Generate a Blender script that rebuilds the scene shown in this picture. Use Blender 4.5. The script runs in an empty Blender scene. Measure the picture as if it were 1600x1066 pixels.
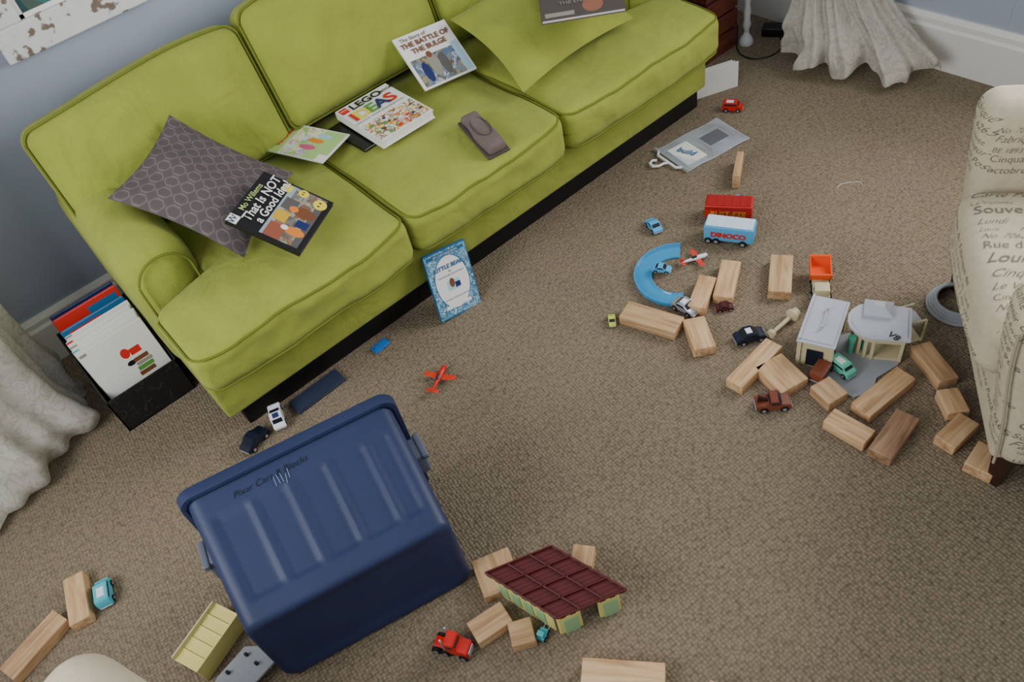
import bpy, bmesh, math, random
from mathutils import Vector, Matrix, noise
from mathutils.bvhtree import BVHTree
random.seed(7)
scene=bpy.context.scene
COL=scene.collection
V=Vector
# ------------------------------------------------------------------ materials
def srgb(r,g,b):
    f=lambda c:(c/255/12.92) if c/255<=.04045 else ((c/255+.055)/1.055)**2.4
    return (f(r),f(g),f(b),1)
MC={}
def mat(name,rgb,rough=.6,var=.0,nscale=20,bump=0,bscale=200,spec=.4,metal=0,alpha=1,trans=0,coat=0,sheen=0,wr=0,wscale=7):
    if name in MC: return MC[name]
    m=bpy.data.materials.new(name);m.use_nodes=True
    nt=m.node_tree;b=nt.nodes["Principled BSDF"]
    c=srgb(*rgb)
    b.inputs["Base Color"].default_value=c
    b.inputs["Roughness"].default_value=rough
    b.inputs["Specular IOR Level"].default_value=spec
    b.inputs["Metallic"].default_value=metal
    b.inputs["Coat Weight"].default_value=coat
    b.inputs["Alpha"].default_value=alpha
    b.inputs["Transmission Weight"].default_value=trans
    if sheen: b.inputs["Sheen Weight"].default_value=sheen
    tc=nt.nodes.new("ShaderNodeTexCoord")
    n=nt.nodes.new("ShaderNodeTexNoise");n.inputs["Scale"].default_value=nscale;n.inputs["Detail"].default_value=4
    nt.links.new(tc.outputs["Object"],n.inputs["Vector"])
    mr=nt.nodes.new("ShaderNodeMapRange");mr.inputs["To Min"].default_value=1-max(var,.02);mr.inputs["To Max"].default_value=1+max(var,.02)
    mr.inputs["From Min"].default_value=.25;mr.inputs["From Max"].default_value=.75
    nt.links.new(n.outputs["Fac"],mr.inputs["Value"])
    vm=nt.nodes.new("ShaderNodeVectorMath");vm.operation='SCALE';vm.inputs[0].default_value=c[:3]
    nt.links.new(mr.outputs["Result"],vm.inputs["Scale"])
    nt.links.new(vm.outputs[0],b.inputs["Base Color"])
    last=None
    if wr:
        n3=nt.nodes.new("ShaderNodeTexNoise");n3.inputs["Scale"].default_value=wscale;n3.inputs["Detail"].default_value=2;n3.inputs["Distortion"].default_value=1.2
        nt.links.new(tc.outputs["Object"],n3.inputs["Vector"])
        bw=nt.nodes.new("ShaderNodeBump");bw.inputs["Strength"].default_value=wr;bw.inputs["Distance"].default_value=.03
        nt.links.new(n3.outputs["Fac"],bw.inputs["Height"]);nt.links.new(bw.outputs[0],b.inputs["Normal"]);last=bw
    if bump:
        n2=nt.nodes.new("ShaderNodeTexNoise");n2.inputs["Scale"].default_value=bscale;n2.inputs["Detail"].default_value=3
        nt.links.new(tc.outputs["Object"],n2.inputs["Vector"])
        bp=nt.nodes.new("ShaderNodeBump");bp.inputs["Strength"].default_value=bump;bp.inputs["Distance"].default_value=.004
        nt.links.new(n2.outputs["Fac"],bp.inputs["Height"]);nt.links.new(bp.outputs[0],b.inputs["Normal"])
        if last: nt.links.new(last.outputs[0],bp.inputs["Normal"])
    MC[name]=m
    return m
def N(nt,t,**k):
    n=nt.nodes.new(t)
    for a,v in k.items(): setattr(n,a,v)
    return n
def math_n(nt,op,a,b=None):
    n=nt.nodes.new("ShaderNodeMath");n.operation=op
    for i,x in enumerate([a,b]):
        if x is None: continue
        if isinstance(x,(int,float)): n.inputs[i].default_value=x
        else: nt.links.new(x,n.inputs[i])
    return n.outputs[0]
def ramp(nt,fac,stops):
    r=nt.nodes.new("ShaderNodeValToRGB")
    while len(r.color_ramp.elements)<len(stops): r.color_ramp.elements.new(.5)
    for e,(p,c) in zip(r.color_ramp.elements,stops): e.position=p;e.color=srgb(*c)
    nt.links.new(fac,r.inputs[0]);return r.outputs[0]
def newmat(name):
    m=bpy.data.materials.new(name);m.use_nodes=True;nt=m.node_tree;b=nt.nodes["Principled BSDF"]
    tc=nt.nodes.new("ShaderNodeTexCoord");MC[name]=m
    return m,nt,b,tc
# carpet
CARPET,nt,b,tc=newmat("carpet_loop")
mp=N(nt,"ShaderNodeMapping");mp.inputs["Rotation"].default_value=(0,0,.12);nt.links.new(tc.outputs["Object"],mp.inputs[0])
vo=N(nt,"ShaderNodeTexVoronoi");vo.inputs["Scale"].default_value=120;vo.inputs["Randomness"].default_value=.45;nt.links.new(mp.outputs[0],vo.inputs["Vector"])
n1=N(nt,"ShaderNodeTexNoise");n1.inputs["Scale"].default_value=1.8;n1.inputs["Detail"].default_value=5;nt.links.new(mp.outputs[0],n1.inputs["Vector"])
n2=N(nt,"ShaderNodeTexNoise");n2.inputs["Scale"].default_value=85;n2.inputs["Detail"].default_value=3;nt.links.new(mp.outputs[0],n2.inputs["Vector"])
a=math_n(nt,'MULTIPLY',vo.outputs["Distance"],-.55);a=math_n(nt,'ADD',a,.64)
a=math_n(nt,'ADD',a,math_n(nt,'MULTIPLY',n1.outputs["Fac"],.3));a=math_n(nt,'ADD',a,math_n(nt,'MULTIPLY',n2.outputs["Fac"],.42));a=math_n(nt,'SUBTRACT',a,.37)
nt.links.new(ramp(nt,a,[(0,(72,62,50)),(.45,(134,120,99)),(1,(174,159,135))]),b.inputs["Base Color"])
b.inputs["Roughness"].default_value=.95;b.inputs["Specular IOR Level"].default_value=.15
bp=N(nt,"ShaderNodeBump");bp.inputs["Strength"].default_value=.8;bp.inputs["Distance"].default_value=.004
h=math_n(nt,'ADD',math_n(nt,'MULTIPLY',vo.outputs["Distance"],-1),math_n(nt,'MULTIPLY',n2.outputs["Fac"],.6))
nt.links.new(h,bp.inputs["Height"]);nt.links.new(bp.outputs[0],b.inputs["Normal"])
# wood
def woodmat(name,c1,c2,c3):
    m,nt,b,tc=newmat(name)
    oi=N(nt,"ShaderNodeObjectInfo")
    mp=N(nt,"ShaderNodeMapping");mp.inputs["Scale"].default_value=(3,30,30);nt.links.new(tc.outputs["Object"],mp.inputs[0])
    ad=N(nt,"ShaderNodeVectorMath",operation='ADD');nt.links.new(mp.outputs[0],ad.inputs[0])
    cb=N(nt,"ShaderNodeCombineXYZ");nt.links.new(math_n(nt,'MULTIPLY',oi.outputs["Random"],40),cb.inputs[0]);nt.links.new(math_n(nt,'MULTIPLY',oi.outputs["Random"],17),cb.inputs[1]);nt.links.new(cb.outputs[0],ad.inputs[1])
    n=N(nt,"ShaderNodeTexNoise");n.inputs["Scale"].default_value=2.5;n.inputs["Detail"].default_value=6;n.inputs["Distortion"].default_value=.6;nt.links.new(ad.outputs[0],n.inputs["Vector"])
    c=ramp(nt,n.outputs["Fac"],[(.25,c1),(.5,c2),(.75,c3)])
    hs=N(nt,"ShaderNodeHueSaturation");nt.links.new(c,hs.inputs["Color"])
    nt.links.new(math_n(nt,'ADD',math_n(nt,'MULTIPLY',oi.outputs["Random"],.3),.8),hs.inputs["Value"])
    nt.links.new(hs.outputs[0],b.inputs["Base Color"]);b.inputs["Roughness"].default_value=.5
    return m
WOOD=woodmat("oak_wood",(160,118,78),(202,162,117),(222,188,146))
WALNUT=woodmat("walnut_wood",(110,80,58),(152,116,86),(180,144,112))
CRATEW=woodmat("red_brown_wood",(70,28,20),(104,48,34),(130,66,46))
GREEN=mat("lime_green_linen",(152,160,66),.9,.09,9,.6,420,.12,sheen=.1,wr=.45)
GREEND=mat("green_piping",(112,120,44),.9,.05,20,0,1,.15)
WALL=mat("blue_grey_paint",(156,163,178),.8,.03,3,.03,150,.2)
TRIM=mat("white_trim_paint",(216,214,208),.45,.02,5)
BLACK=mat("black_plastic",(18,18,20),.4)
DARKW=mat("dark_stained_wood",(52,28,20),.4,.2,30)
WHITE=mat("white_paper",(230,228,220),.7)
CREAM=mat("cream_plastic",(214,206,160),.5)
TAN=mat("tan_plastic",(196,184,146),.5,.04)
GREYP=mat("grey_plastic",(150,154,158),.45,.04)
GREYL=mat("light_grey_plastic",(186,190,196),.45,.03)
def pl(n,c,**k): return mat(n,c,k.pop('rough',.3),**k)
RED=pl("red_plastic",(200,36,28));BLUE=pl("sky_blue_plastic",(84,166,212));CYAN=pl("cyan_plastic",(80,182,196));YEL=pl("yellow_green_plastic",(200,206,84))
BROWN=pl("rust_brown_plastic",(120,62,42));MINT=pl("mint_plastic",(96,192,160));CHROME=mat("silver_paint",(190,194,200),.25,metal=.6);NAVY=pl("dark_navy_plastic",(26,32,50))
ORANGE=pl("orange_plastic",(230,84,36));GLASS=pl("toy_window_glass",(30,36,46),rough=.1);TYRE=pl("black_rubber",(22,22,22),rough=.8);WHITEP=pl("white_plastic",(228,229,231))
MAROON=pl("maroon_plastic",(84,30,28),rough=.35);LYEL=pl("pale_yellow_plastic",(226,216,130));BLUET=mat("translucent_blue_plastic",(70,172,226),.12,alpha=.62,spec=.7)
TEALP=pl("pale_green_plastic",(150,190,140));DKBLUE=pl("slate_blue_plastic",(48,56,76),rough=.4)
TUB=mat("dark_blue_tote_plastic",(35,46,80),.50,.12,6,.10,70,.38)
# grey patterned pillow (uses UV)
PILL,nt,b,tc=newmat("grey_trellis_fabric")
sp=N(nt,"ShaderNodeSeparateXYZ");nt.links.new(tc.outputs["UV"],sp.inputs[0])
cu_=math_n(nt,'COSINE',math_n(nt,'MULTIPLY',sp.outputs[0],50));cv=math_n(nt,'COSINE',math_n(nt,'MULTIPLY',sp.outputs[1],50))
ff=math_n(nt,'ABSOLUTE',math_n(nt,'ADD',math_n(nt,'ADD',cu_,cv),math_n(nt,'MULTIPLY',math_n(nt,'COSINE',math_n(nt,'MULTIPLY',sp.outputs[1],100)),.3)))
nt.links.new(ramp(nt,ff,[(.0,(124,115,112)),(.10,(122,113,110)),(.18,(94,86,85)),(1,(87,79,79))]),b.inputs["Base Color"]);b.inputs["Roughness"].default_value=.85
b.inputs["Specular IOR Level"].default_value=.2
# damask curtain
CURT,nt,b,tc=newmat("cream_damask_fabric")
n=N(nt,"ShaderNodeTexNoise");n.inputs["Scale"].default_value=16;n.inputs["Detail"].default_value=2;n.inputs["Distortion"].default_value=2.5;nt.links.new(tc.outputs["Object"],n.inputs["Vector"])
nt.links.new(ramp(nt,n.outputs["Fac"],[(.0,(228,224,212)),(.46,(226,222,209)),(.52,(206,201,186)),(.58,(226,222,209)),(1,(230,226,214))]),b.inputs["Base Color"]);b.inputs["Roughness"].default_value=.85
n3=N(nt,"ShaderNodeTexNoise");n3.inputs["Scale"].default_value=12;n3.inputs["Distortion"].default_value=1;nt.links.new(tc.outputs["Object"],n3.inputs["Vector"])
bw=N(nt,"ShaderNodeBump");bw.inputs["Strength"].default_value=.25;bw.inputs["Distance"].default_value=.03;nt.links.new(n3.outputs["Fac"],bw.inputs["Height"]);nt.links.new(bw.outputs[0],b.inputs["Normal"])
LINEN=mat("cream_linen_fabric",(196,184,158),.9,.07,70,.35,500,.15,wr=.15)
PIPE=mat("linen_piping",(168,154,128),.9)
DISTW,nt,b,tc=newmat("distressed_white_paint")
n=N(nt,"ShaderNodeTexNoise");n.inputs["Scale"].default_value=34;n.inputs["Detail"].default_value=8;nt.links.new(tc.outputs["Object"],n.inputs["Vector"])
nt.links.new(ramp(nt,n.outputs["Fac"],[(.0,(90,74,60)),(.37,(120,106,92)),(.42,(212,210,206)),(1,(228,226,222))]),b.inputs["Base Color"])
def artmat(name,cols,scale=14):
    m,nt,b,tc=newmat(name)
    v=N(nt,"ShaderNodeTexVoronoi");v.inputs["Scale"].default_value=scale
    n=N(nt,"ShaderNodeTexNoise");n.inputs["Scale"].default_value=scale*.8
    nt.links.new(tc.outputs["Object"],n.inputs["Vector"])
    ad=N(nt,"ShaderNodeVectorMath",operation='ADD');nt.links.new(tc.outputs["Object"],ad.inputs[0])
    sc=N(nt,"ShaderNodeVectorMath",operation='SCALE');sc.inputs["Scale"].default_value=.06;nt.links.new(n.outputs["Color"],sc.inputs[0]);nt.links.new(sc.outputs[0],ad.inputs[1])
    nt.links.new(ad.outputs[0],v.inputs["Vector"])
    s=N(nt,"ShaderNodeSeparateColor");nt.links.new(v.outputs["Color"],s.inputs[0])
    k=len(cols);c=ramp(nt,s.outputs[0],[(i/k,cc) for i,cc in enumerate(cols)])
    c.node.color_ramp.interpolation='CONSTANT'
    nt.links.new(c,b.inputs["Base Color"]);b.inputs["Roughness"].default_value=.35
    return m
# ------------------------------------------------------------------ mesh helpers
def rbox(sx,sy,sz,r=.004,n=2,m=1,fn=None,c=(0,0,0)):
    hs=(sx/2,sy/2,sz/2);r=min(r,min(hs)*.999)
    ax=[]
    for h in hs:
        l=[-h+r*i/n for i in range(n)]
        inner=[-(h-r)+2*(h-r)*i/m for i in range(m+1)]
        ax.append(l+inner+[-q for q in reversed(l)])
    bm=bmesh.new();vd={}
    def gv(p):
        k=tuple(round(q,6) for q in p)
        if k in vd: return vd[k]
        q=V([max(-(h-r),min(h-r,x)) for x,h in zip(p,hs)]);d=V(p)-q
        w=q+d.normalized()*r if d.length>1e-9 else V(p)
        w=w+V(c)
        if fn: w=V(fn(w))
        vd[k]=bm.verts.new(w);return vd[k]
    for a in range(3):
        u,w=(a+1)%3,(a+2)%3
        for s in (-1,1):
            for i in range(len(ax[u])-1):
                for j in range(len(ax[w])-1):
                    q=[]
                    for (ii,jj) in ((i,j),(i+1,j),(i+1,j+1),(i,j+1)):
                        p=[0,0,0];p[a]=s*hs[a];p[u]=ax[u][ii];p[w]=ax[w][jj];q.append(gv(p))
                    if s<0:q.reverse()
                    if len(set(q))==4:
                        try:bm.faces.new(q)
                        except ValueError:pass
    return bm
def tube(pts,r,closed=False,n=6):
    bm=bmesh.new();pts=[V(p) for p in pts];L=len(pts);rings=[]
    for i,p in enumerate(pts):
        a=pts[(i-1)%L] if (closed or i>0) else p;b_=pts[(i+1)%L] if (closed or i<L-1) else p
        t=(b_-a).normalized() if (b_-a).length>0 else V((0,0,1))
        up=V((0,0,1)) if abs(t.z)<.95 else V((1,0,0))
        x=t.cross(up).normalized();y=x.cross(t)
        rr=r[i] if isinstance(r,(list,tuple)) else r
        rings.append([bm.verts.new(p+(x*math.cos(2*math.pi*k/n)+y*math.sin(2*math.pi*k/n))*rr) for k in range(n)])
    for i in range(L if closed else L-1):
        A,B=rings[i],rings[(i+1)%L]
        for k in range(n): bm.faces.new((A[k],A[(k+1)%n],B[(k+1)%n],B[k]))
    if not closed: bm.faces.new(rings[0][::-1]);bm.faces.new(rings[-1])
    return bm
def lathe(prof,n=20):
    return tube([(0,0,z) for _,z in prof],[max(r,.0005) for r,_ in prof],n=n)
def prism(pts,w,bev=.0,c=0):
    bm=bmesh.new()
    A=[bm.verts.new((x,c-w/2,z)) for x,z in pts];B=[bm.verts.new((x,c+w/2,z)) for x,z in pts]
    bm.faces.new(A);bm.faces.new(B[::-1]);L=len(pts)
    for i in range(L): bm.faces.new((A[i],B[i],B[(i+1)%L],A[(i+1)%L]))
    bmesh.ops.recalc_face_normals(bm,faces=bm.faces)
    if bev: bmesh.ops.bevel(bm,geom=list(bm.edges),offset=bev,segments=2,affect='EDGES',clamp_overlap=True)
    return bm
def cyl(r,h,axis='z',n=20,c=(0,0,0),bev=0):
    bm=bmesh.new();bmesh.ops.create_cone(bm,cap_ends=True,segments=n,radius1=r,radius2=r,depth=h)
    if bev: bmesh.ops.bevel(bm,geom=[e for e in bm.edges if len(e.link_faces)==2 and any(len(f.verts)>4 for f in e.link_faces)],offset=bev,segments=2,affect='EDGES')
    if axis=='y': bmesh.ops.rotate(bm,verts=bm.verts,cent=(0,0,0),matrix=Matrix.Rotation(math.pi/2,3,'X'))
    if axis=='x': bmesh.ops.rotate(bm,verts=bm.verts,cent=(0,0,0),matrix=Matrix.Rotation(math.pi/2,3,'Y'))
    bmesh.ops.translate(bm,verts=bm.verts,vec=c);return bm
def xf(bm,M): bmesh.ops.transform(bm,matrix=M,verts=bm.verts);return bm
def merge(*bms):
    out=bmesh.new()
    for it in bms:
        b_,mi=(it if isinstance(it,tuple) else (it,0))
        for f in b_.faces:f.material_index=mi
        me=bpy.data.meshes.new("t");b_.to_mesh(me);b_.free();out.from_mesh(me);bpy.data.meshes.remove(me)
    return out
def ob(name,bm,mats,parent=None,smooth=True,loc=(0,0,0),rot=(0,0,0),label=None,angle=35):
    me=bpy.data.meshes.new(name)
    bm.to_mesh(me);bm.free()
    for m in (mats if isinstance(mats,(list,tuple)) else [mats]): me.materials.append(m)
    if smooth:
        for p in me.polygons:p.use_smooth=True
        try: me.set_sharp_from_angle(angle=math.radians(angle))
        except Exception: pass
    o=bpy.data.objects.new(name,me);COL.objects.link(o);o.location=loc;o.rotation_euler=rot
    if parent is not None:o.parent=parent
    if label:o["label"]=label
    return o
def top(o,label,cat,group=None):
    o["label"]=label;o["category"]=cat
    if group:o["group"]=group
    return o
def empty(name,label,cat,loc=(0,0,0),rz=0,group=None,M=None):
    o=bpy.data.objects.new(name,None);COL.objects.link(o);o.empty_display_size=.05
    if M is not None:o.matrix_world=M
    else:o.location=loc;o.rotation_euler=(0,0,rz)
    return top(o,label,cat,group)
def struct(o): o["kind"]="structure";return o
def text_bm(s,size,shear=0,al='CENTER',bold=0,cx=0,cy=0,rot=0,z=0):
    cu=bpy.data.curves.new("t",'FONT');cu.body=s;cu.size=size;cu.shear=shear;cu.align_x=al;cu.align_y='CENTER';cu.offset=bold;cu.resolution_u=3
    o=bpy.data.objects.new("t",cu);COL.objects.link(o);me=bpy.data.meshes.new_from_object(o)
    bm=bmesh.new();bm.from_mesh(me);bpy.data.objects.remove(o);bpy.data.curves.remove(cu);bpy.data.meshes.remove(me)
    xf(bm,Matrix.Translation((cx,cy,z))@Matrix.Rotation(rot,4,'Z'));return bm
def quad(x0,y0,x1,y1,z):
    bm=bmesh.new();bm.faces.new([bm.verts.new(p) for p in ((x0,y0,z),(x1,y0,z),(x1,y1,z),(x0,y1,z))]);return bm
def disc(cx,cy,rx,ry,z,n=24):
    bm=bmesh.new();bm.faces.new([bm.verts.new((cx+rx*math.cos(2*math.pi*i/n),cy+ry*math.sin(2*math.pi*i/n),z)) for i in range(n)]);return bm
def box(x0,x1,y0,y1,z0,z1,r=.002,n=1,m=1,fn=None):
    return rbox(x1-x0,y1-y0,z1-z0,r,n,m,fn,((x0+x1)/2,(y0+y1)/2,(z0+z1)/2))
ss=lambda a,b_,x:(lambda t:t*t*(3-2*t))(max(0,min(1,(x-a)/(b_-a))))
# ------------------------------------------------------------------ room
YB=2.47;XR=2.66;XL=-1.15;YF=-1.3;ZC=2.5
struct(ob("floor",box(XL-.1,XR+.1,YF,YB+.1,-.05,0,.001),CARPET,smooth=False))
struct(ob("wall_back",box(XL-.1,XR+.1,YB,YB+.1,0,ZC,.001),WALL,smooth=False))
def wallhole(x0,x1,ya,yb,za,zb):
    return merge(box(x0,x1,YF,ya,0,ZC,.001),box(x0,x1,yb,YB,0,ZC,.001),box(x0,x1,ya,yb,0,za,.001),box(x0,x1,ya,yb,zb,ZC,.001))
struct(ob("wall_right",wallhole(XR,XR+.1,-.3,1.0,.7,2.25),WALL,smooth=False))
struct(ob("wall_left",wallhole(XL-.1,XL,.5,1.9,.7,2.25),WALL,smooth=False))
def winframe(x,ya,yb,za,zb):
    w=.05
    return merge(box(x-.03,x+.03,ya,ya+w,za,zb),box(x-.03,x+.03,yb-w,yb,za,zb),box(x-.03,x+.03,ya,yb,za,za+w),box(x-.03,x+.03,ya,yb,zb-w,zb),box(x-.02,x+.02,ya,yb,(za+zb)/2-.02,(za+zb)/2+.02))
struct(ob("window_1",winframe(XR+.05,-.3,1.0,.7,2.25),TRIM,smooth=False))
struct(ob("window_2",winframe(XL-.05,.5,1.9,.7,2.25),TRIM,smooth=False))
def base_x(x0,x1):
    pr=[(0,0),(-.022,0),(-.022,.13),(-.016,.14),(-.016,.155),(-.008,.17),(0,.17)]
    bm=prism(pr,x1-x0);xf(bm,Matrix.Translation(((x0+x1)/2,YB,0))@Matrix.Rotation(math.pi/2,4,'Z'));return bm
struct(ob("baseboard_back",base_x(XL,XR),TRIM,smooth=False))
pr=[(0,0),(-.022,0),(-.022,.14),(-.016,.15),(-.016,.168),(-.008,.185),(0,.185)]
struct(ob("baseboard_right",xf(prism(pr,YB-.022-YF),Matrix.Translation((XR,(YB-.022+YF)/2,0))),TRIM,smooth=False))
# ------------------------------------------------------------------ sofa
sofa=empty("sofa","lime green three-seat fabric sofa against the grey wall","sofa",(1.06,2.05,0))
def sp_(name,bm,m,**k):
    o=ob(name,bm,m,None,**k);o.parent=sofa;o.location=(-1.06,-2.05,0);return o
SX0,SX1=.085,2.01
sp_("frame",box(SX0,SX1,1.675,2.42,.095,.30,.012,2,6),GREEN)
sp_("plinth",box(SX0+.04,SX1-.0,1.715,2.38,0,.10,.004),BLACK,label="black wooden plinth base")
sp_("backrest",box(SX0+.01,SX1-.01,2.31,2.43,.25,.70,.05,4,10),GREEN)
def armfn(p):
    t=ss(1.88,2.38,p.y)
    z=p.z
    if z>.3: z+=.07*t*(z-.3)/.25
    return (p.x,p.y,z)
for x0 in (SX0-.01,SX1-.175):
    sp_("arm",box(x0,x0+.185,1.865,2.42,.10,.53,.085,6,6,armfn),GREEN)
    xc=x0+.0925;pts=[]
    for i in range(17):
        a=math.pi*i/16;pts.append((xc+.072*math.cos(a),1.868,.44+.07*math.sin(a)))
    pts=[(xc+.072,1.868,.2)]+pts+[(xc-.072,1.868,.2)]
    sp_("piping",tube(pts,.0036,n=6),GREEND)
def wrk(x,y,s,A=.0045):
    return A*(noise.noise(V((x*7+s,y*4,s)))+.6*noise.noise(V((x*17+s,y*9,s*2))))
def seat(x0,x1,tl,tr,ph):
    Y0,Y1=1.615,2.26
    def fn(p):
        u=(p.x-x0)/(x1-x0);v=(p.y-Y0)/(Y1-Y0)
        z=p.z;x=p.x;y=p.y
        if z>.31:
            z+=.020*(1-(2*u-1)**4)*max(0,1-(2*v-1)**4) + wrk(x,y,ph,.009)
            z-=.012*(1-ss(0,.35,v))
        y-= (.02+wrk(x,z*2,ph+4,.012))*(1-(2*u-1)**4)*(1-ss(0,.4,v))*(1 if z>.2 else .6)
        if tl:
            s=ss(1.83,1.88,p.y);xl=x0+s*.17;x=xl+(x1-xl)*u
        if tr:
            s=ss(1.83,1.88,p.y);xr=x1-s*.17;x=x0+(xr-x0)*u
        return (x,y,z)
    sp_("seat_cushion",box(x0,x1,Y0,Y1,.245,.39,.035,5,34,fn),GREEN)
    for zz in (.380,.255):
        pts=[];rr=.04
        X0,X1,A,B=x0+.005,x1-.005,Y0+.005,Y1-.005
        for cx,cy,a0 in ((X0+rr,A+rr,180),(X1-rr,A+rr,270),(X1-rr,B-rr,0),(X0+rr,B-rr,90)):
            for k in range(7):
                a=math.radians(a0+90*k/6);pts.append(V((cx+rr*math.cos(a),cy+rr*math.sin(a),zz)))
        dense=[]
        for i,p in enumerate(pts):
            q=pts[(i+1)%len(pts)];nn=max(1,int((q-p).length/.03))
            for k in range(nn): dense.append(V(fn(p.lerp(q,k/nn))))
        sp_("piping",tube(dense,.0034,True,6),GREEND)
seat(.078,.735,True,False,.3)
seat(.737,1.315,False,False,1.7)
seat(1.317,2.015,False,True,2.9)
def backc(x0,x1,ph,dz=0):
    w=x1-x0;hgt=.38
    def fn(p):
        u=p.x/(w/2);v=p.z/(hgt/2)
        y=p.y
        k=(1-min(1,abs(u))**3)*(1-min(1,abs(v))**3)
        if y<0: y-=.035*k+wrk(p.x,p.z,ph,.012)*(.3+k)
        z=p.z
        z+= .010*math.sin(2.4*u+ph)*(v>0)*v - (.010*abs(u)**3 if v>0 else 0)
        return (p.x,y,z)
    M=Matrix.Translation(((x0+x1)/2,2.265,.575+dz))@Matrix.Rotation(math.radians(-15),4,'X')
    bm=rbox(w,.12,hgt,.045,5,28,fn);xf(bm,M);sp_("back_cushion",bm,GREEN)
    pts=[];rr=.035;h2=hgt/2-.004;w2=w/2-.004
    for cx,cz,a0 in ((-w2+rr,-h2+rr,180),(w2-rr,-h2+rr,270),(w2-rr,h2-rr,0),(-w2+rr,h2-rr,90)):
        for k in range(7):
            a=math.radians(a0+90*k/6);pts.append(V((cx+rr*math.cos(a),-.045,cz+rr*math.sin(a))))
    d=[]
    for i,p in enumerate(pts):
        q=pts[(i+1)%len(pts)];nn=max(1,int((q-p).length/.03))
        for k in range(nn): d.append(M@V(fn(p.lerp(q,k/nn))))
    sp_("piping",tube(d,.0034,True,6),GREEND)
backc(.085,.725,.5,.005);backc(.728,1.325,1.8,.03);backc(1.33,1.99,3.,.02)
# ------------------------------------------------------------------ pillows
def pillow(corners,th,n=24,up=.7):
    A,B,C,D=[V(c) for c in corners];N_=((B-A).cross(D-A)).normalized()+((D-C).cross(B-C)).normalized();N_.normalize()
    if N_.z<0:N_=-N_
    bm=bmesh.new();uvl=bm.loops.layers.uv.new("UVMap");g={}
    for s in (0,1):
        for i in range(n+1):
            for j in range(n+1):
                edge=i in(0,n) or j in (0,n)
                if s==1 and edge: g[(s,i,j)]=g[(0,i,j)];continue
                u,v=i/n,j/n
                pu=u+.05*math.sin(math.pi*v)*(1-2*u);pv=v+.05*math.sin(math.pi*u)*(1-2*v)
                p=(A*(1-pu)+B*pu)*(1-pv)+(D*(1-pu)+C*pu)*pv
                k=(max(0,1-(2*u-1)**2)*max(0,1-(2*v-1)**2))**.6
                p=p+N_*(th*k*(up if s==0 else -(1-up))*(1+.06*math.sin(9*u+2)*math.sin(8*v)))
                if s==0 and not edge: p=p+N_*.010*noise.noise(V((u*4,v*4,A.x*3)))
                g[(s,i,j)]=bm.verts.new(p)
    for s in (0,1):
        for i in range(n):
            for j in range(n):
                q=[(i,j),(i+1,j),(i+1,j+1),(i,j+1)]
                if s:q.reverse()
                f=bm.faces.new([g[(s,)+k] for k in q])
                for l,k in zip(f.loops,q): l[uvl].uv=(k[0]/n,k[1]/n)
    bmesh.ops.recalc_face_normals(bm,faces=bm.faces)
    return bm
o=ob("throw_pillow",pillow([(.170,2.07,.60),(.430,2.175,.665),(.612,1.965,.455),(.344,1.78,.435)],.07,up=.6),PILL)
top(o,"grey trellis-patterned throw pillow slumped against the sofa arm","pillow")
o=ob("throw_pillow",pillow([(1.31,2.10,.55),(1.275,1.74,.435),(1.75,1.75,.445),(1.86,2.14,.56)],.12,up=.6),GREEN)
top(o,"lime green square throw pillow lying on the sofa seat","pillow")
# ------------------------------------------------------------------ books
def book(label,TL,TR,BL,th,cover,arts=(),texts=(),name="book",group=None):
    TL,TR,BL=V(TL),V(TR),V(BL)
    ex=(TR-TL);w=ex.length;ex.normalize();ey=(TL-BL);ey-=ex*ey.dot(ex);h=ey.length;ey.normalize();ez=ex.cross(ey)
    c=TL+ex*w/2-ey*h/2-ez*th/2
    M=Matrix((ex,ey,ez)).transposed().to_4x4();M.translation=c
    e=empty(name,label,"book",M=M,group=group)
    z=th/2;ct=.0018
    cov=merge(box(-w/2,w/2,-h/2,h/2,z-ct,z,.0008),box(-w/2,w/2,-h/2,h/2,-z,-z+ct,.0008),box(-w/2,-w/2+ct,-h/2,h/2,-z,z,.0008))
    ob("cover",cov,cover,e,False)
    ob("pages",box(-w/2+.002,w/2-.003,-h/2+.003,h/2-.003,-z+ct,z-ct,.0005),WHITE,e,False)
    if arts:
        mats=[];its=[]
        for i,a in enumerate(arts):
            kind,x0,y0,x1,y1,m=a
            if m not in mats:mats.append(m)
            X0,X1=(x0-.5)*w,(x1-.5)*w;Y0,Y1=(.5-y1)*h,(.5-y0)*h;zz=z+.0004+.00006*i
            if kind=='r':b_=quad(X0,Y0,X1,Y1,zz)
            else:b_=disc((X0+X1)/2,(Y0+Y1)/2,(X1-X0)/2,(Y1-Y0)/2,zz)
            its.append((b_,mats.index(m)))
        ob("cover_art",merge(*its),mats,e,False)
    if texts:
        mats=[];its=[]
        for t in texts:
            s,cx,cy,size,m=t[:5];shear=t[5] if len(t)>5 else 0;bold=t[6] if len(t)>6 else 0;rot=t[7] if len(t)>7 else 0
            if m not in mats:mats.append(m)
            its.append((text_bm(s,size,shear,cx=(cx-.5)*w,cy=(.5-cy)*h,z=z+.0026,bold=bold,rot=rot),mats.index(m)))
        ob("lettering",merge(*its),mats,e,False)
    return e
P_=lambda n,c:mat(n,c,.4)
pb=P_("cover_black",(20,18,18));pw=P_("cover_white",(234,232,226));pbl=P_("cover_blue",(40,104,150));pyel=P_("print_yellow",(232,214,70));pred=P_("print_red",(206,44,38))
porg=P_("print_orange",(228,134,50));pgrn=P_("print_green",(90,150,66));pcy=P_("print_cyan",(90,180,200));pgr=P_("print_grey",(150,146,130));pbr=P_("print_brown",(120,74,44))
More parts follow.
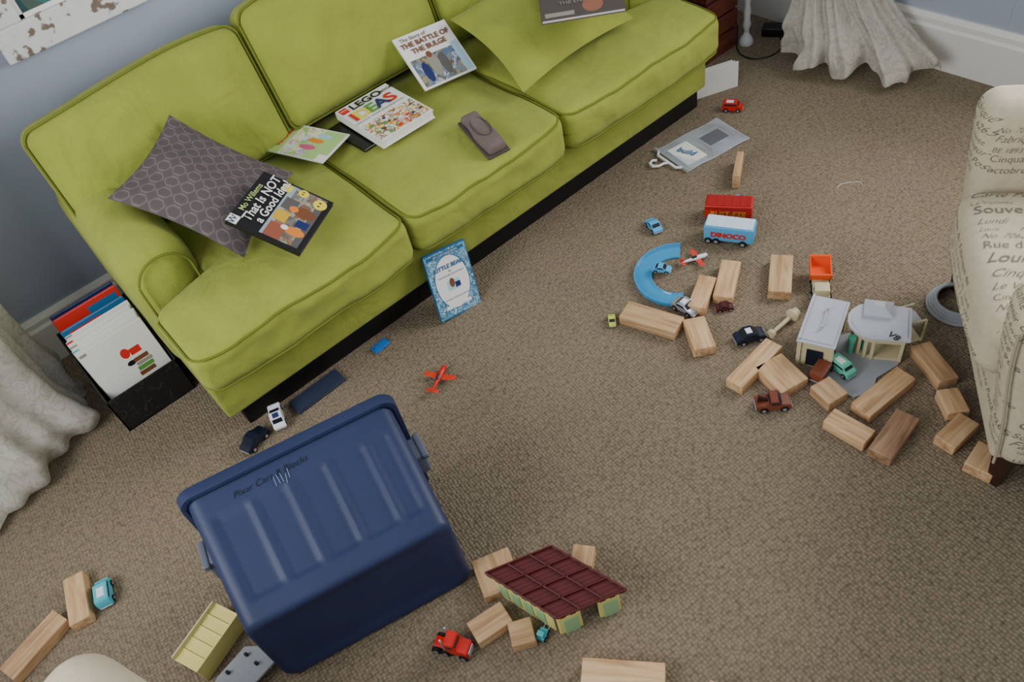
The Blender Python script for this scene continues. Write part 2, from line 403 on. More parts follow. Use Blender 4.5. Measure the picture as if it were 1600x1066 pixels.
plg=P_("print_pale_green",(176,200,120));ppk=P_("print_pink",(206,90,130));pbk=P_("print_black",(22,22,24));plb=P_("print_light_blue",(170,205,220));pnv=P_("print_navy",(30,44,96))
pgold=P_("print_gold",(214,170,50));pbrick=P_("print_brick",(150,84,60));psky=P_("print_sky",(150,170,176));pdg=P_("print_dark_street",(92,88,84));pmeadow=P_("print_meadow",(168,206,128))
ART1=artmat("scene_print_street",[(150,150,130),(120,116,106),(146,112,84),(104,94,84),(160,156,140),(130,96,72)],50)
ART2=artmat("scene_print_meadow",[(180,214,150),(226,230,200),(200,160,180),(150,196,120),(226,214,150),(190,214,225)],60)
ART3=artmat("scene_print_bricks",[(232,230,222),(232,230,222),(214,60,40),(232,230,222),(110,110,110),(220,160,60),(90,150,70)],95)
ART4=artmat("scene_print_crowd",[(120,130,140),(92,110,140),(150,140,110),(90,100,70),(170,180,190),(110,90,70)],60)
ART5=artmat("scene_print_lace",[(90,140,168),(140,186,204),(44,88,124),(170,206,218),(60,112,146)],130)
book("black square hardcover picture book lying partly on the grey pillow",(.3455,1.772,.562),(.518,1.890,.552),(.463,1.645,.465),.012,pb,
 [('r',.05,.42,.97,.93,ART1),('r',.05,.42,.97,.50,psky),('r',.05,.46,.30,.68,pbrick),('r',.34,.44,.52,.62,pgold),('r',.56,.45,.76,.64,pdg),('r',.05,.84,.97,.93,pdg),
  ('o',.52,.62,.70,.92,pbr),('o',.56,.56,.66,.68,porg),('o',.20,.66,.34,.92,porg),('o',.24,.60,.32,.70,pw),('r',.36,.74,.48,.90,pnv),
  ('o',.82,.32,.97,.46,pyel),('o',.85,.54,.98,.68,pyel),('o',.76,.78,.94,.96,pyel),('o',.865,.36,.885,.40,pbk),('o',.91,.36,.93,.40,pbk),('o',.89,.58,.905,.62,pbk),('o',.93,.58,.945,.62,pbk),('o',.81,.84,.83,.88,pbk),('o',.87,.84,.89,.88,pbk),('r',.0,.0,.14,.14,pw)],
 [("Mo Willems",.5,.08,.022,plg,0,.0002),("That Is NOT",.55,.205,.034,pw,.15,.0006),("a Good Idea!",.58,.345,.032,pw,.15,.0006),("W",.06,.07,.026,pnv)])
book("small pastel paperback picture book on the sofa seat",(.625,2.165,.440),(.755,2.215,.442),(.676,1.956,.434),.004,pw,
 [('r',.03,.22,.97,.97,ART2),('r',.03,.62,.97,.97,pmeadow),('r',.0,.0,1,.2,plg),('o',.28,.42,.44,.70,ppk),('o',.52,.46,.66,.74,porg),('o',.70,.55,.84,.80,plb),('r',.0,.84,.22,1.0,pw)],
 [("Vanishing",.5,.10,.022,pred,.2,.0004)])
book("dark hardcover book underneath the thick white book",(.81,2.12,.424),(.99,2.13,.424),(.80,1.93,.422),.008,pb)
bk=[]
random.seed(21)
for i in range(30):
    x=random.uniform(.08,.9);y=random.uniform(.57,.9);s=random.uniform(.03,.07)
    bk.append(('r',x,y,x+s,y+s*.7,random.choice([pred,porg,pgrn,pyel,pnv,pgr,pcy,pbr])))
book("thick white hardcover brick ideas book on the sofa seat",(.855,2.125,.458),(1.045,2.125,.458),(.84,1.875,.454),.026,pw,
 [('r',.03,.55,.97,.97,ART3),('r',.03,.03,.17,.16,pred)]+bk,
 [("LEGO",.50,.12,.044,pbk,0,.0012),("I",.10,.33,.070,pred,0,.002),("D",.26,.33,.070,pyel,0,.002),("E",.44,.33,.070,pgrn,0,.002),("A",.62,.33,.070,pnv,0,.002),("S",.80,.33,.070,pred,0,.002),
  ("BOOK",.90,.13,.017,pbk,0,.0004),("UNLOCK YOUR IMAGINATION",.47,.48,.0125,pbk),("LEGO",.10,.095,.009,pw)])
book("pale picture book with a crowd scene leaning on the back cushion",(1.125,2.155,.553),(1.315,2.14,.538),(1.14,1.995,.441),.006,pw,
 [('r',.05,.46,.95,.97,ART4),('r',.84,.40,.97,.97,plb),('o',.32,.42,.50,.85,pgr),('o',.50,.50,.66,.90,pdg),('o',.16,.55,.30,.92,pnv),('o',.36,.40,.46,.52,pbr)],
 [("The Story of",.32,.09,.018,pbr,.2,.0002),("THE BATTLE OF",.5,.20,.024,pbr,0,.0008),("THE BULGE",.5,.33,.024,pbr,0,.0008)])
book("blue lace-bordered picture book propped against the sofa base",(.752,1.645,.214),(.893,1.632,.196),(.757,1.583,.006),.008,pbl,
 [('r',.02,.02,.98,.98,ART5),('r',.06,.05,.94,.10,pbl),('o',.10,.10,.90,.90,pbl),('o',.12,.11,.88,.89,pw),('r',.36,.47,.64,.62,plb),('o',.42,.44,.54,.58,pbr),('r',.54,.52,.66,.60,pnv),('r',.2,.82,.8,.87,pw)],
 [("AN I CAN READ BOOK",.5,.075,.008,pw),("LITTLE BEAR",.5,.26,.0175,pbl,0,.0006),("by",.5,.33,.010,pbk),("ELSE HOLMELUND MINARIK",.5,.385,.0068,pbk),("PICTURES BY MAURICE SENDAK",.5,.73,.0058,pbk)])
book("dark grey-brown hardcover book lying on the green pillow",(1.53,1.92,.615),(1.715,1.765,.612),(1.40,1.765,.590),.012,P_("cover_grey_brown",(84,76,70)),
 [('o',.5,.6,.75,.95,P_("print_rust",(150,100,74))),('r',.05,.85,.4,.95,pgr)],[("THE END",.4,.66,.02,pgr)])
# slipper
def slip():
    def fn(p):
        u=p.x/.085
        w=1-.22*math.cos(u*2.2+1.2)**2*(1 if u<.4 else .6)
        z=p.z*(1+.55*ss(-.2,.8,u)) if p.z>0 else p.z
        return (p.x,p.y*w,z)
    return rbox(.17,.066,.030,.015,4,14,fn)
e=empty("slipper","grey felt slipper resting on the sofa seat edge","slipper",M=Matrix.Translation((1.085,1.705,.419))@Matrix.Rotation(math.radians(-100),4,'Z')@Matrix.Rotation(math.radians(12),4,'Y'))
FELT=mat("grey_felt",(112,98,94),.95,.1,60,.4,300,.1);FELTD=mat("dark_grey_felt",(78,66,64),.95)
ob("upper",slip(),FELT,e);
ob("sole",rbox(.176,.072,.008,.004,2,8,lambda p:(p.x,p.y,p.z-.014)),FELTD,e)
ob("opening_trim",tube([(-.01+.045*math.cos(a),.024*math.sin(a),.017+.004*math.cos(a)) for a in [math.pi*2*i/24 for i in range(24)]],.0018,True),FELTD,e)
# ------------------------------------------------------------------ picture frame
W_,H_=.40,.46
bd=.085
e=empty("picture_frame","distressed white wooden picture frame hung on the wall","picture frame",(.385,YB-.012,.845+H_/2))
ob("frame",merge(box(-W_/2,W_/2,-.012,.012,-H_/2,-H_/2+bd,.004),box(-W_/2,W_/2,-.012,.012,H_/2-bd,H_/2,.004),box(-W_/2,-W_/2+bd,-.011,.012,-H_/2+bd,H_/2-bd,.004),box(W_/2-bd,W_/2,-.011,.012,-H_/2+bd,H_/2-bd,.004)),DISTW,e,False)
ob("print",box(-W_/2+bd,W_/2-bd,.002,.006,-H_/2+bd,H_/2-bd,.001),artmat("teal_print",[(60,110,110),(40,70,74),(110,150,140),(70,90,80)],14),e,False)
ob("mat_board",merge(box(-W_/2+bd,W_/2-bd,.0,.004,-H_/2+bd,-H_/2+bd+.012,.0005),box(-W_/2+bd,-W_/2+bd+.012,.0,.004,-H_/2+bd,H_/2-bd,.0005),box(W_/2-bd-.012,W_/2-bd,.0,.004,-H_/2+bd,H_/2-bd,.0005)),WHITE,e,False)
# ------------------------------------------------------------------ curtains
def resample(path,n):
    pts=[V(p) for p in path];L=[0]
    for a,b_ in zip(pts,pts[1:]):L.append(L[-1]+(b_-a).length)
    out=[]
    for i in range(n):
        s=L[-1]*i/(n-1);k=0
        while k<len(pts)-2 and L[k+1]<s:k+=1
        out.append(pts[k].lerp(pts[k+1],(s-L[k])/(L[k+1]-L[k])))
    for _ in range(3):
        out=[out[0]]+[(out[i-1]+out[i]*2+out[i+1])/4 for i in range(1,n-1)]+[out[-1]]
    return out
def curtain(bot,topp,z1,z0,folds,amp,n=190,nz=70,puddle=.0,kz=.18,seed=0):
    B=resample(bot,n);T=resample(topp,n);bm=bmesh.new();rows=[]
    for j in range(nz+1):
        t=(j/nz)**2.2;z=z0+(z1-z0)*t;row=[]
        for i in range(n):
            k=ss(0,kz,t);p=B[i].lerp(T[i],k)
            q=B[min(n-1,i+1)]-B[max(0,i-1)];nn=V((-q.y,q.x)).normalized()
            ph=folds*2*math.pi*i/n+1.6*noise.noise(V((i/n*3+seed,z*.8,0)))
            low=1-ss(0,.12,t)
            a=amp*(math.sin(ph)+.5*math.sin(2.3*ph+1+3*t))*(1+.8*low)
            a+=.040*low*noise.noise(V((i/n*7+seed,z*9,2)))+.018*low*noise.noise(V((i/n*16+seed,z*18,5)))
            p=p+nn*a
            zz=z+puddle*(1-ss(0,.10,t))*max(0,.5+noise.noise(V((i/n*9+seed,z*3,8))))
            row.append(bm.verts.new((p.x,p.y,max(z0,zz))))
        rows.append(row)
    for j in range(nz):
        for i in range(n-1): bm.faces.new((rows[j][i],rows[j][i+1],rows[j+1][i+1],rows[j+1][i]))
    bmesh.ops.solidify(bm,geom=list(bm.faces),thickness=.002)
    return bm
o=ob("curtain",curtain([(-.19,2.28),(-.19,2.18),(-.235,2.06),(-.35,2.00),(-.5,1.93),(-.75,2.0),(-1.0,2.08)],[(-.21,2.30),(-.21,2.20),(-.26,2.13),(-.38,2.09),(-.55,2.06),(-.75,2.09),(-1.0,2.14)],2.3,.004,6,.014,puddle=.035,kz=.12),CURT,angle=80)
top(o,"cream damask curtain panel pooling on the carpet beside the book box","curtain")
o=ob("curtain",curtain([(2.50,1.70),(2.43,1.66),(2.36,1.52),(2.42,1.36),(2.46,1.22),(2.57,1.14)],[(2.50,1.68),(2.45,1.63),(2.46,1.56),(2.51,1.51),(2.54,1.46),(2.60,1.40)],2.3,.004,5,.014,puddle=.07,kz=.13,seed=4),CURT,angle=80)
top(o,"cream damask curtain panel puddled on the floor by the white baseboard","curtain")
# ------------------------------------------------------------------ wooden blocks
def block(x,y,ang,L,W=.066,T=.032,z=0,lab="oblong natural wooden building block on the carpet",m=None):
    o=ob("wooden_block",rbox(L,W,T,.003,2,1),m or WOOD,None,True,(x,y,z+T/2),(0,0,ang))
    return top(o,lab,"toy block","wooden building blocks")
def blk(a,b_,W=.066,T=.032,**k):
    a=V(a);b_=V(b_);c=(a+b_)/2;d=b_-a
    return block(c.x,c.y,math.atan2(d.y,d.x),d.length,W,T,**k)
blk((1.09,1.20),(1.14,1.04));blk((1.185,1.03),(1.12,.935),.06);blk((1.335,1.105),(1.22,1.05),.05);blk((1.425,1.095),(1.295,1.02),.055)
blk((1.53,1.00),(1.405,.915),.062);blk((1.25,.815),(1.075,.805),.05);blk((1.19,.79),(1.165,.69),.085,lab="squarish natural wooden building block on the carpet")
blk((1.215,.655),(1.20,.59),.06,lab="small square natural wooden block beside the toy building");blk((1.37,.52),(1.205,.535),.055)
blk((1.145,.58),(1.15,.475),.05);blk((1.265,.45),(1.125,.435),.055,lab="darker walnut-toned wooden block on the carpet",m=WALNUT);blk((1.47,.545),(1.41,.435),.052);blk((1.385,.425),(1.34,.37),.05,lab="short natural wooden block on the carpet")
blk((1.34,.345),(1.245,.35),.05);blk((1.30,.27),(1.225,.262),.06,lab="natural wooden block partly under the armchair")
blk((1.83,1.385),(1.72,1.315),.022,.05,lab="thin wooden block standing on its edge")
blk((.335,.90),(.30,.81),.09,lab="squarish natural wooden block beside the brown toy roof");blk((.19,.785),(.275,.77),.055);blk((.245,.725),(.29,.70),.055)
blk((.50,.76),(.46,.73),.05,lab="natural wooden block poking out beneath the brown toy roof")
blk((.295,.56),(.405,.435),.07);blk((.445,.37),(.46,.30),.05);blk((-.49,1.535),(-.64,1.485),.056);blk((-.43,1.615),(-.46,1.48),.05)
# ------------------------------------------------------------------ toy vehicles
def wheels(e,L,w,r,xs,mt=TYRE):
    me=None
    for x in xs:
        for s in (-1,1):
            if me is None:
                bm=merge((cyl(r,w*.22,'y',16,bev=r*.15),0),(cyl(r*.5,w*.24,'y',12),1))
                o=ob("wheel",bm,[mt,CHROME],e);me=o.data
            else:
                o=bpy.data.objects.new("wheel",me);COL.objects.link(o);o.parent=e
            o.location=(x,s*w*.46,r)
def car(label,x,y,ang,L,col,roof=None,kind=0,z=0,tilt=(0,0)):
    e=empty("toy_car",label,"toy car",group="toy vehicles")
    e.location=(x,y,z);e.rotation_euler=(tilt[0],tilt[1],math.radians(ang))
    w=L*.46;p=[(-.5,.09),(-.5,.22),(-.42,.28),(-.30,.30),(-.17,.43),(.08,.43),(.24,.29),(.44,.25),(.5,.18),(.49,.09)]
    if kind==1: p=[(-.5,.09),(-.5,.30),(-.12,.30),(-.10,.46),(.1,.46),(.2,.33),(.46,.30),(.5,.2),(.5,.09)]
    if kind==2: p=[(-.5,.09),(-.5,.40),(-.44,.5),(.2,.5),(.32,.36),(.46,.32),(.5,.2),(.5,.09)]
    S=lambda q:[(a*L,b_*L) for a,b_ in q]
    ob("body",prism(S(p),w,L*.02),col,e)
    if kind==1: g1=[(-.09,.32),(-.08,.44),(.08,.44),(.19,.33)];g2=[(-.125,.33),(-.11,.44),(.11,.44),(.215,.345)]
    elif kind==2: g1=[(-.4,.38),(-.4,.47),(.17,.47),(.27,.37)];g2=[(-.1,.38),(-.1,.48),(.212,.48),(.325,.375)]
    else: g1=[(-.25,.31),(-.15,.405),(.06,.405),(.19,.31)];g2=[(-.315,.305),(-.185,.415),(.105,.415),(.255,.295)]
    ob("window",merge(prism(S(g1),w*1.01),prism(S(g2),w*.78)),GLASS,e,False)
    if roof: ob("roof_stripe",prism(S([(-.3,.505),(.05,.505),(.05,.49),(-.3,.49)] if kind==2 else [(-.14,.437),(.05,.437),(.05,.41),(-.14,.41)]),w*.5),roof,e,False)
    for s in (-1,1): ob("bumper",box(*sorted((s*.48*L,s*.52*L)),-w*.42,w*.42,.1*L,.15*L,.01*L),CHROME,e,False)
    if kind==1:
        ob("tow_boom",prism(S([(-.45,.30),(-.15,.30),(-.40,.55),(-.44,.55)]),w*.2,L*.005),DARKW,e)
    wheels(e,L,w,.115*L,(-.29*L,.29*L));return e
car("light blue diecast toy car on the carpet",1.42,1.39,70,.068,BLUE)
car("light blue diecast toy car on the curved track",1.285,1.235,-60,.055,BLUE,z=.010)
car("white and silver diecast toy car by the wooden blocks",1.215,1.085,-88,.08,CHROME,WHITEP)
car("tiny yellow-green toy car on the carpet",1.05,1.21,-130,.045,YEL)
car("tiny dark maroon toy car beside a wooden block",1.285,1.005,-40,.05,MAROON)
car("black and white diecast toy car on the carpet",1.24,.885,-30,.082,NAVY,WHITEP)
car("mint green diecast toy van beside the toy building",1.295,.645,-100,.068,MINT,WHITEP,2,z=.006)
car("rusty brown toy tow truck on the carpet",1.10,.705,-42,.085,BROWN,None,1)
car("rusty brown toy truck beside the toy building",1.255,.675,10,.075,BROWN,None,2,z=.006)
car("black toy car at the corner of the sofa base",.105,1.645,20,.085,NAVY)
car("white and blue toy car standing by the sofa base",.19,1.655,70,.075,WHITEP,pnv,0,z=.02,tilt=(0,-.4))
car("turquoise diecast toy car on the carpet",-.39,1.52,75,.075,CYAN,WHITEP,2)
car("red toy fire engine at the end of the sofa",2.06,1.60,-60,.07,RED,WHITEP,2)
car("light blue toy truck cab near the red trailer",1.665,1.265,60,.05,BLUE,None,2)
def trailer(label,x,y,ang,L,W,Hh,body,topm,txt,tm,z=0,band=True):
    e=empty("toy_trailer",label,"toy truck",(x,y,z),math.radians(ang),"toy vehicles")
    ob("body",rbox(L,W,Hh,.004,2,1,c=(0,0,.012+Hh/2)),body,e)
    ob("roof",merge(box(-L/2+.004,L/2-.004,-W/2+.004,W/2-.004,.012+Hh,.0145+Hh,.001),*[box(-L/2+.01+i*L/6,-L/2+.012+i*L/6,-W/2+.006,W/2-.006,.0145+Hh,.0155+Hh,.0005) for i in range(6)]),topm,e,False)
    t=text_bm(txt,Hh*.48,bold=.0012);xf(t,Matrix.Translation((0,-W/2-.0012,.012+Hh*.45))@Matrix.Rotation(math.pi/2,4,'X'));ob("lettering",t,tm,e,False)
    if band: ob("side_band",box(-L/2+.003,L/2-.003,-W/2-.0008,W/2+.0008,.012+Hh*.75,.012+Hh*.95,.0001),topm,e,False)
    wheels(e,L,W,.011,(-L*.4,-L*.24,L*.3))
trailer("blue and white toy truck trailer with lettering",1.522,1.178,-63,.145,.058,.052,BLUE,mat("pale_blue_plastic",(206,224,234),.3),"DINOCO",RED,band=False)
trailer("red toy truck trailer with orange stripes",1.60,1.245,-57,.14,.058,.05,RED,pl("dark_red_plastic",(160,34,32)),"RUST-EZE",porg)
e=empty("toy_truck","red toy semi-truck cab on the carpet","toy truck",(.145,.80,0),math.radians(-60),"toy vehicles")
L=.085
ob("body",merge(prism([(-.01,.016),(-.01,.058),(.012,.058),(.018,.038),(.040,.034),(.042,.012)],.034,.0015),box(-.042,-.008,-.012,.012,.014,.022)),RED,e)
ob("window",merge(box(.0135,.0165,-.013,.013,.040,.053,.0005),box(-.004,.01,-.0175,.0175,.040,.052,.0005)),GLASS,e,False)
for s in (-1,1): ob("exhaust_pipe",cyl(.0025,.05,c=(-.013,s*.014,.045)),CHROME,e)
ob("grille",box(.0415,.044,-.012,.012,.014,.030,.0005),CHROME,e,False)
wheels(e,L,.036,.011,(-.034,-.012,.03))
e=empty("toy_dump_truck","orange and tan toy dump truck on the carpet","toy truck",(1.505,.855,0),math.radians(38),"toy vehicles")
ob("body",box(-.055,.03,-.022,.022,.012,.028,.003),TAN,e)
ob("cab",box(-.055,-.02,-.02,.02,.028,.05,.003),TAN,e)
ob("window",box(-.045,-.03,-.0205,.0205,.034,.046,.001),GLASS,e,False)
ob("dump_bed",merge(prism([(.01,.028),(.07,.022),(.082,.058),(.074,.058),(.064,.03),(.018,.036),(.012,.05),(.004,.05)],.055,.001),prism([(.01,.028),(.07,.022),(.082,.058),(.004,.05)],.003,0,.0265),prism([(.01,.028),(.07,.022),(.082,.058),(.004,.05)],.003,0,-.0265)),ORANGE,e)
wheels(e,.1,.046,.013,(-.04,-.012,.03))
def plane(label,x,y,ang,L,c1,c2):
    e=empty("toy_airplane",label,"toy airplane",(x,y,0),math.radians(ang),"toy vehicles")
    prof=[(-.5,.012),(-.35,.035),(0,.07),(.25,.085),(.42,.075),(.48,.05)]
    ob("fuselage",tube([(a*L,0,.15*L) for a,_ in prof],[r*L for _,r in prof],n=14),c1,e)
    ob("wing",xf(rbox(.22*L,.95*L,.02*L,.009*L,2,6,lambda p:(p.x*(1-abs(p.y)/L*.8),p.y,p.z+abs(p.y)*.1)),Matrix.Translation((.12*L,0,.11*L))),c2,e)
    ob("tailplane",xf(rbox(.12*L,.36*L,.016*L,.007*L),Matrix.Translation((-.42*L,0,.16*L))),c2,e)
    ob("fin",prism([(-.5*L,.16*L),(-.5*L,.32*L),(-.43*L,.32*L),(-.33*L,.17*L)],.014*L,.001*L),c2,e)
    ob("canopy",xf(rbox(.2*L,.09*L,.08*L,.038*L,4,1),Matrix.Translation((.02*L,0,.22*L))),GLASS,e)
    ob("propeller",merge(box(.49*L,.5*L,-.16*L,.16*L,.14*L,.165*L,.001*L),box(.47*L,.52*L,-.02*L,.02*L,.13*L,.17*L,.005*L)),CHROME,e,False)
    wheels(e,L,.25*L,.04*L,(.2*L,))
plane("white and red toy airplane beside the curved blue track",1.38,1.195,-25,.085,WHITEP,pl("bright_red",(206,64,56)))
plane("red toy airplane on the carpet",.58,1.42,30,.10,RED,pl("vermilion_plastic",(206,60,36)))
def arc():
    bm=bmesh.new();prof=[(.076,.008),(.076,.002),(.082,.002),(.122,.002),(.126,.002),(.128,.018),(.1255,.018),(.123,.0045),(.081,.0045),(.0785,.008)];rows=[]
    n=36
    for i in range(n+1):
        a=math.radians(38+(232-38)*i/n);k=1 if 3<i<n-3 else 1;rows.append([bm.verts.new((r*math.cos(a),r*math.sin(a),z*k)) for r,z in prof])
    m=len(prof)
    for i in range(n):
        for k in range(m): bm.faces.new((rows[i][k],rows[i][(k+1)%m],rows[i+1][(k+1)%m],rows[i+1][k]))
    bm.faces.new(rows[0]);bm.faces.new(rows[-1][::-1]);return bm
top(ob("toy_track",arc(),BLUET,None,True,(1.305,1.19,0)),"curved translucent blue plastic toy track piece","toy track")
top(ob("track_coil",merge(*[tube([((.072-.005*k)*math.cos(a),(.072-.005*k)*math.sin(a),.006+.007*k) for a in [2*math.pi*i/40 for i in range(40)]],.0055,True,8) for k in range(4)]),GREYP,None,True,(1.668,.555,0)),"coil of grey plastic tubing beside the armchair","tube coil")
e=empty("toy_lamp_post","tan plastic toy post lying on the carpet","toy",(1.33,.845,.016),math.radians(0))
ob("post",xf(lathe([(.012,-.055),(.012,-.045),(.006,-.04),(.006,.03)]),Matrix.Rotation(math.pi/2,4,'Y')),TAN,e)
ob("cap",xf(lathe([(.008,.028),(.018,.034),(.018,.042),(.013,.048),(.013,.056),(.005,.062)]),Matrix.Rotation(math.pi/2,4,'Y')),TAN,e)
# grey roofed toy buildings
GB=empty("toy_building","grey and cream plastic toy town playset on the carpet","toy building",(1.35,.68,0))
def gb(name,bm,m,**k):
    o=ob(name,bm,m,GB,k.pop('smooth',False),**k);o.location=(-1.35,-.68,0);return o
def oriented(x,y,ang,bm): return xf(bm,Matrix.Translation((x,y,0))@Matrix.Rotation(math.radians(ang),4,'Z'))
def shell(L,W,Hh,t=.004):
    its=[box(-L/2,L/2,-W/2,-W/2+t,0,Hh,.0008),box(-L/2,L/2,W/2-t,W/2,0,Hh,.0008),box(-L/2,-L/2+t,-W/2,W/2,0,Hh,.0008),box(L/2-t,L/2,-W/2,W/2,0,Hh,.0008)]
    for s in (-1,1):
        for q in (-1,1): its.append(box(s*L/2-.005,s*L/2+.005,q*W/2-.005,q*W/2+.005,0,Hh+.002,.0008))
    for i in range(4): its.append(box(-L/2-.002,L/2+.002,-W/2-.002,W/2+.002,.012+i*.024,.014+i*.024,.0003))
    return merge(*its)
gb("wall",oriented(1.335,.735,22,shell(.15,.078,.09)),TAN)
gb("door",oriented(1.335,.735,22,box(-.0785,-.076,-.02,.02,.008,.065,.0005)),GLASS)
gb("window",oriented(1.335,.735,22,box(-.03,.03,-.0425,-.040,.02,.07,.0005)),GLASS)
gb("roof",oriented(1.335,.735,22,merge(box(-.084,.084,-.047,.047,.09,.096,.002),box(-.076,.076,-.040,.040,.096,.099,.002),box(-.08,.08,.039,.045,.096,.104,.001),cyl(.004,.014,c=(-.03,.0,.104)),cyl(.004,.014,c=(.035,.0,.104)),box(-.03,.035,-.0015,.0015,.103,.106,.0005))),GREYL)
def poly(pts,z0,z1,s2=1):
    bm=bmesh.new();n=len(pts);cx=sum(p[0] for p in pts)/n;cy=sum(p[1] for p in pts)/n
    A=[bm.verts.new((x,y,z0)) for x,y in pts];B=[bm.verts.new((cx+(x-cx)*s2,cy+(y-cy)*s2,z1)) for x,y in pts]
    for i in range(n): bm.faces.new((A[i],A[(i+1)%n],B[(i+1)%n],B[i]))
    bm.faces.new(A[::-1]);bm.faces.new(B);bmesh.ops.recalc_face_normals(bm,faces=bm.faces);return bm
dome=[(.055,.05),(-.02,.055)]+[(-.02+.075*math.cos(math.radians(a))*.75,.0+.055*math.sin(math.radians(a))) for a in range(110,260,20)]+[(-.02,-.055),(.055,-.05)]
sc_=lambda P,k:[(x*k,y*k) for x,y in P]
gb("wall",oriented(1.425,.625,-60,merge(poly(sc_(dome,.9),0,.012),poly(sc_(dome,.95),.068,.088),*[box(x*.88-.004,x*.88+.004,y*.88-.004,y*.88+.004,0,.086,.001) for x,y in dome])),TAN)
gb("roof",oriented(1.425,.625,-60,merge(poly(sc_(dome,1.12),.088,.095),poly(sc_(dome,1.0),.095,.098,.98))),GREYL)
gb("roof_vent",oriented(1.445,.655,-60,merge(poly([(-.032,-.026),(.032,-.026),(.032,.026),(-.032,.026)],.098,.106),poly([(-.034,-.028),(.034,-.028),(.034,.028),(-.034,.028)],.106,.122,.35))),GREYL)
gb("lettering",oriented(1.392,.580,-95,text_bm("V8",.026,bold=.0006,z=.0995)),pbk)
gb("side_frame",oriented(1.505,.595,-30,merge(box(-.024,-.018,-.032,.032,0,.08),box(.018,.024,-.032,-.026,0,.08),box(.018,.024,.026,.032,0,.08),box(-.024,.024,-.032,-.026,.074,.08),box(-.024,.024,.026,.032,.074,.08),box(-.022,.022,-.03,.03,.0,.004))),TAN)
gb("side_floor",oriented(1.505,.595,-30,box(-.017,.017,-.025,.025,.060,.066,.001)),GREYL)
for x,y in ((1.36,.665),(1.385,.645)): gb("pump",oriented(x,y,0,merge(cyl(.007,.05,c=(0,0,.03)),cyl(.010,.012,c=(0,0,.058)))),MINT)
gb("base",poly([(1.27,.70),(1.33,.76),(1.42,.70),(1.46,.60),(1.40,.555),(1.33,.57),(1.29,.555),(1.245,.575),(1.235,.62)],.0,.006),GREYP)
# brown roofed toy house
HB=empty("toy_house","toy building with a brown tiled roof on yellow walls","toy building",(.38,.72,0))
e2=V((.04,-.185)).normalized();e1=V((.145,-.058)).normalized()
HM=Matrix(((e2.x,e1.x,0,.378),(e2.y,e1.y,0,.715),(0,0,1,0),(0,0,0,1)))
def hb(name,bm,m):
    o=ob(name,xf(bm,HM),m,HB,False);o.location=(-.38,-.72,0)
    return o
Lr,Wr=.188,.154
its=[box(-Lr/2,Lr/2,-Wr/2,Wr/2,.092,.096,.001)]
for i in range(5):
    x=-Lr/2+Lr*i/4;its.append(box(x-.0022,x+.0022,-Wr/2,Wr/2,.096,.102,.0008))
for i in range(4):
    y=-Wr/2+Wr*i/3;its.append(box(-Lr/2,Lr/2,y-.0022,y+.0022,.096,.102,.0008))
for i in range(16):
    for j in range(3):
        x=-Lr/2+Lr*(i+.5)/16
        its.append(box(x-.0005,x+.0005,-Wr/2+Wr*j/3+.003,-Wr/2+Wr*(j+1)/3-.003,.096,.0968,.0002))
for s in (-1,1):
    for i in range(8):
        x=-Lr/2+Lr*(i+.5)/8;its.append(box(x-.006,x+.006,s*Wr/2-.003,s*Wr/2+.003,.093,.098,.0008))
        if i<7:
            y=-Wr/2+Wr*(i+.5)/7;its.append(box(s*Lr/2-.003,s*Lr/2+.003,y-.006,y+.006,.093,.098,.0008))
hb("roof",merge(*its),MAROON)
hb("wall",merge(box(-.085,.07,-.072,-.067,0,.092),box(-.085,-.080,-.07,.0,0,.092),box(.08,.085,-.072,-.02,0,.092),box(.08,.085,.02,.068,0,.092),box(.02,.085,.064,.068,0,.092)),LYEL)
for i in range(4): hb("window",box(-.07+.033*i,-.048+.033*i,-.0745,-.0725,.015,.065,.0003),TEALP)
hb("door",box(.0855,.088,.028,.06,.0,.06,.0003),TEALP)
hb("door",box(.0855,.088,-.062,-.03,.0,.06,.0003),TEALP)
e=empty("toy_forklift","tiny turquoise toy forklift beside the brown roofed house","toy",(.30,.685,.0),.4)
ob("body",merge(box(-.014,.012,-.009,.009,.004,.016,.002),box(-.012,.0,-.008,.008,.016,.028,.002)),CYAN,e,False)
wheels(e,.03,.02,.006,(-.008,.008))
for s in (-1,1): ob("fork",box(.012,.03,s*.0055-.0015,s*.0055+.0015,.003,.005,.0003),CHROME,e,False)
# playset pieces by the tote
e=empty("toy_ramp","pale yellow plastic toy ramp piece beside the blue tote","toy",(-.245,1.20,0),math.radians(22))
ob("deck",merge(box(-.07,.07,-.035,.035,.045,.05,.001),box(-.07,.07,-.038,-.034,0,.056,.001),*[box(-.07+.028*i-.001,-.07+.028*i+.001,-.034,.034,.05,.053,.0004) for i in range(1,6)]),LYEL,e,False)
ob("rail",box(-.07,.07,.034,.038,0,.062,.001),CREAM,e,False)
e=empty("toy_road_piece","grey plastic toy road piece with pegs and holes","toy",(-.245,1.085,0),math.radians(12))
ob("plate",poly([(-.09,-.035),(-.03,-.045),(.08,-.05),(.085,.0),(.06,.035),(-.02,.035),(-.06,.02)],.02,.026),GREYP,e,False)
for x,y in ((-.08,-.03),(.06,-.04),(.055,.01),(-.02,.01)): ob("leg",box(x,x+.005,y,y+.02,0,.02,.0005),GREYP,e,False)
for x,y in ((-.03,-.02),(.0,.02),(.05,-.02),(.05,.015)): ob("peg",cyl(.004,.008,c=(x,y,.03)),BLACK,e)
top(ob("toy_track_piece",merge(rbox(.055,.032,.008,.003,2,1,c=(0,0,.004)),box(-.02,.02,-.004,.004,.008,.012,.001)),pl("bright_blue_plastic",(40,110,180)),None,True,(.545,1.665,0),(0,0,.1)),"small bright blue plastic toy piece by the sofa base","toy")
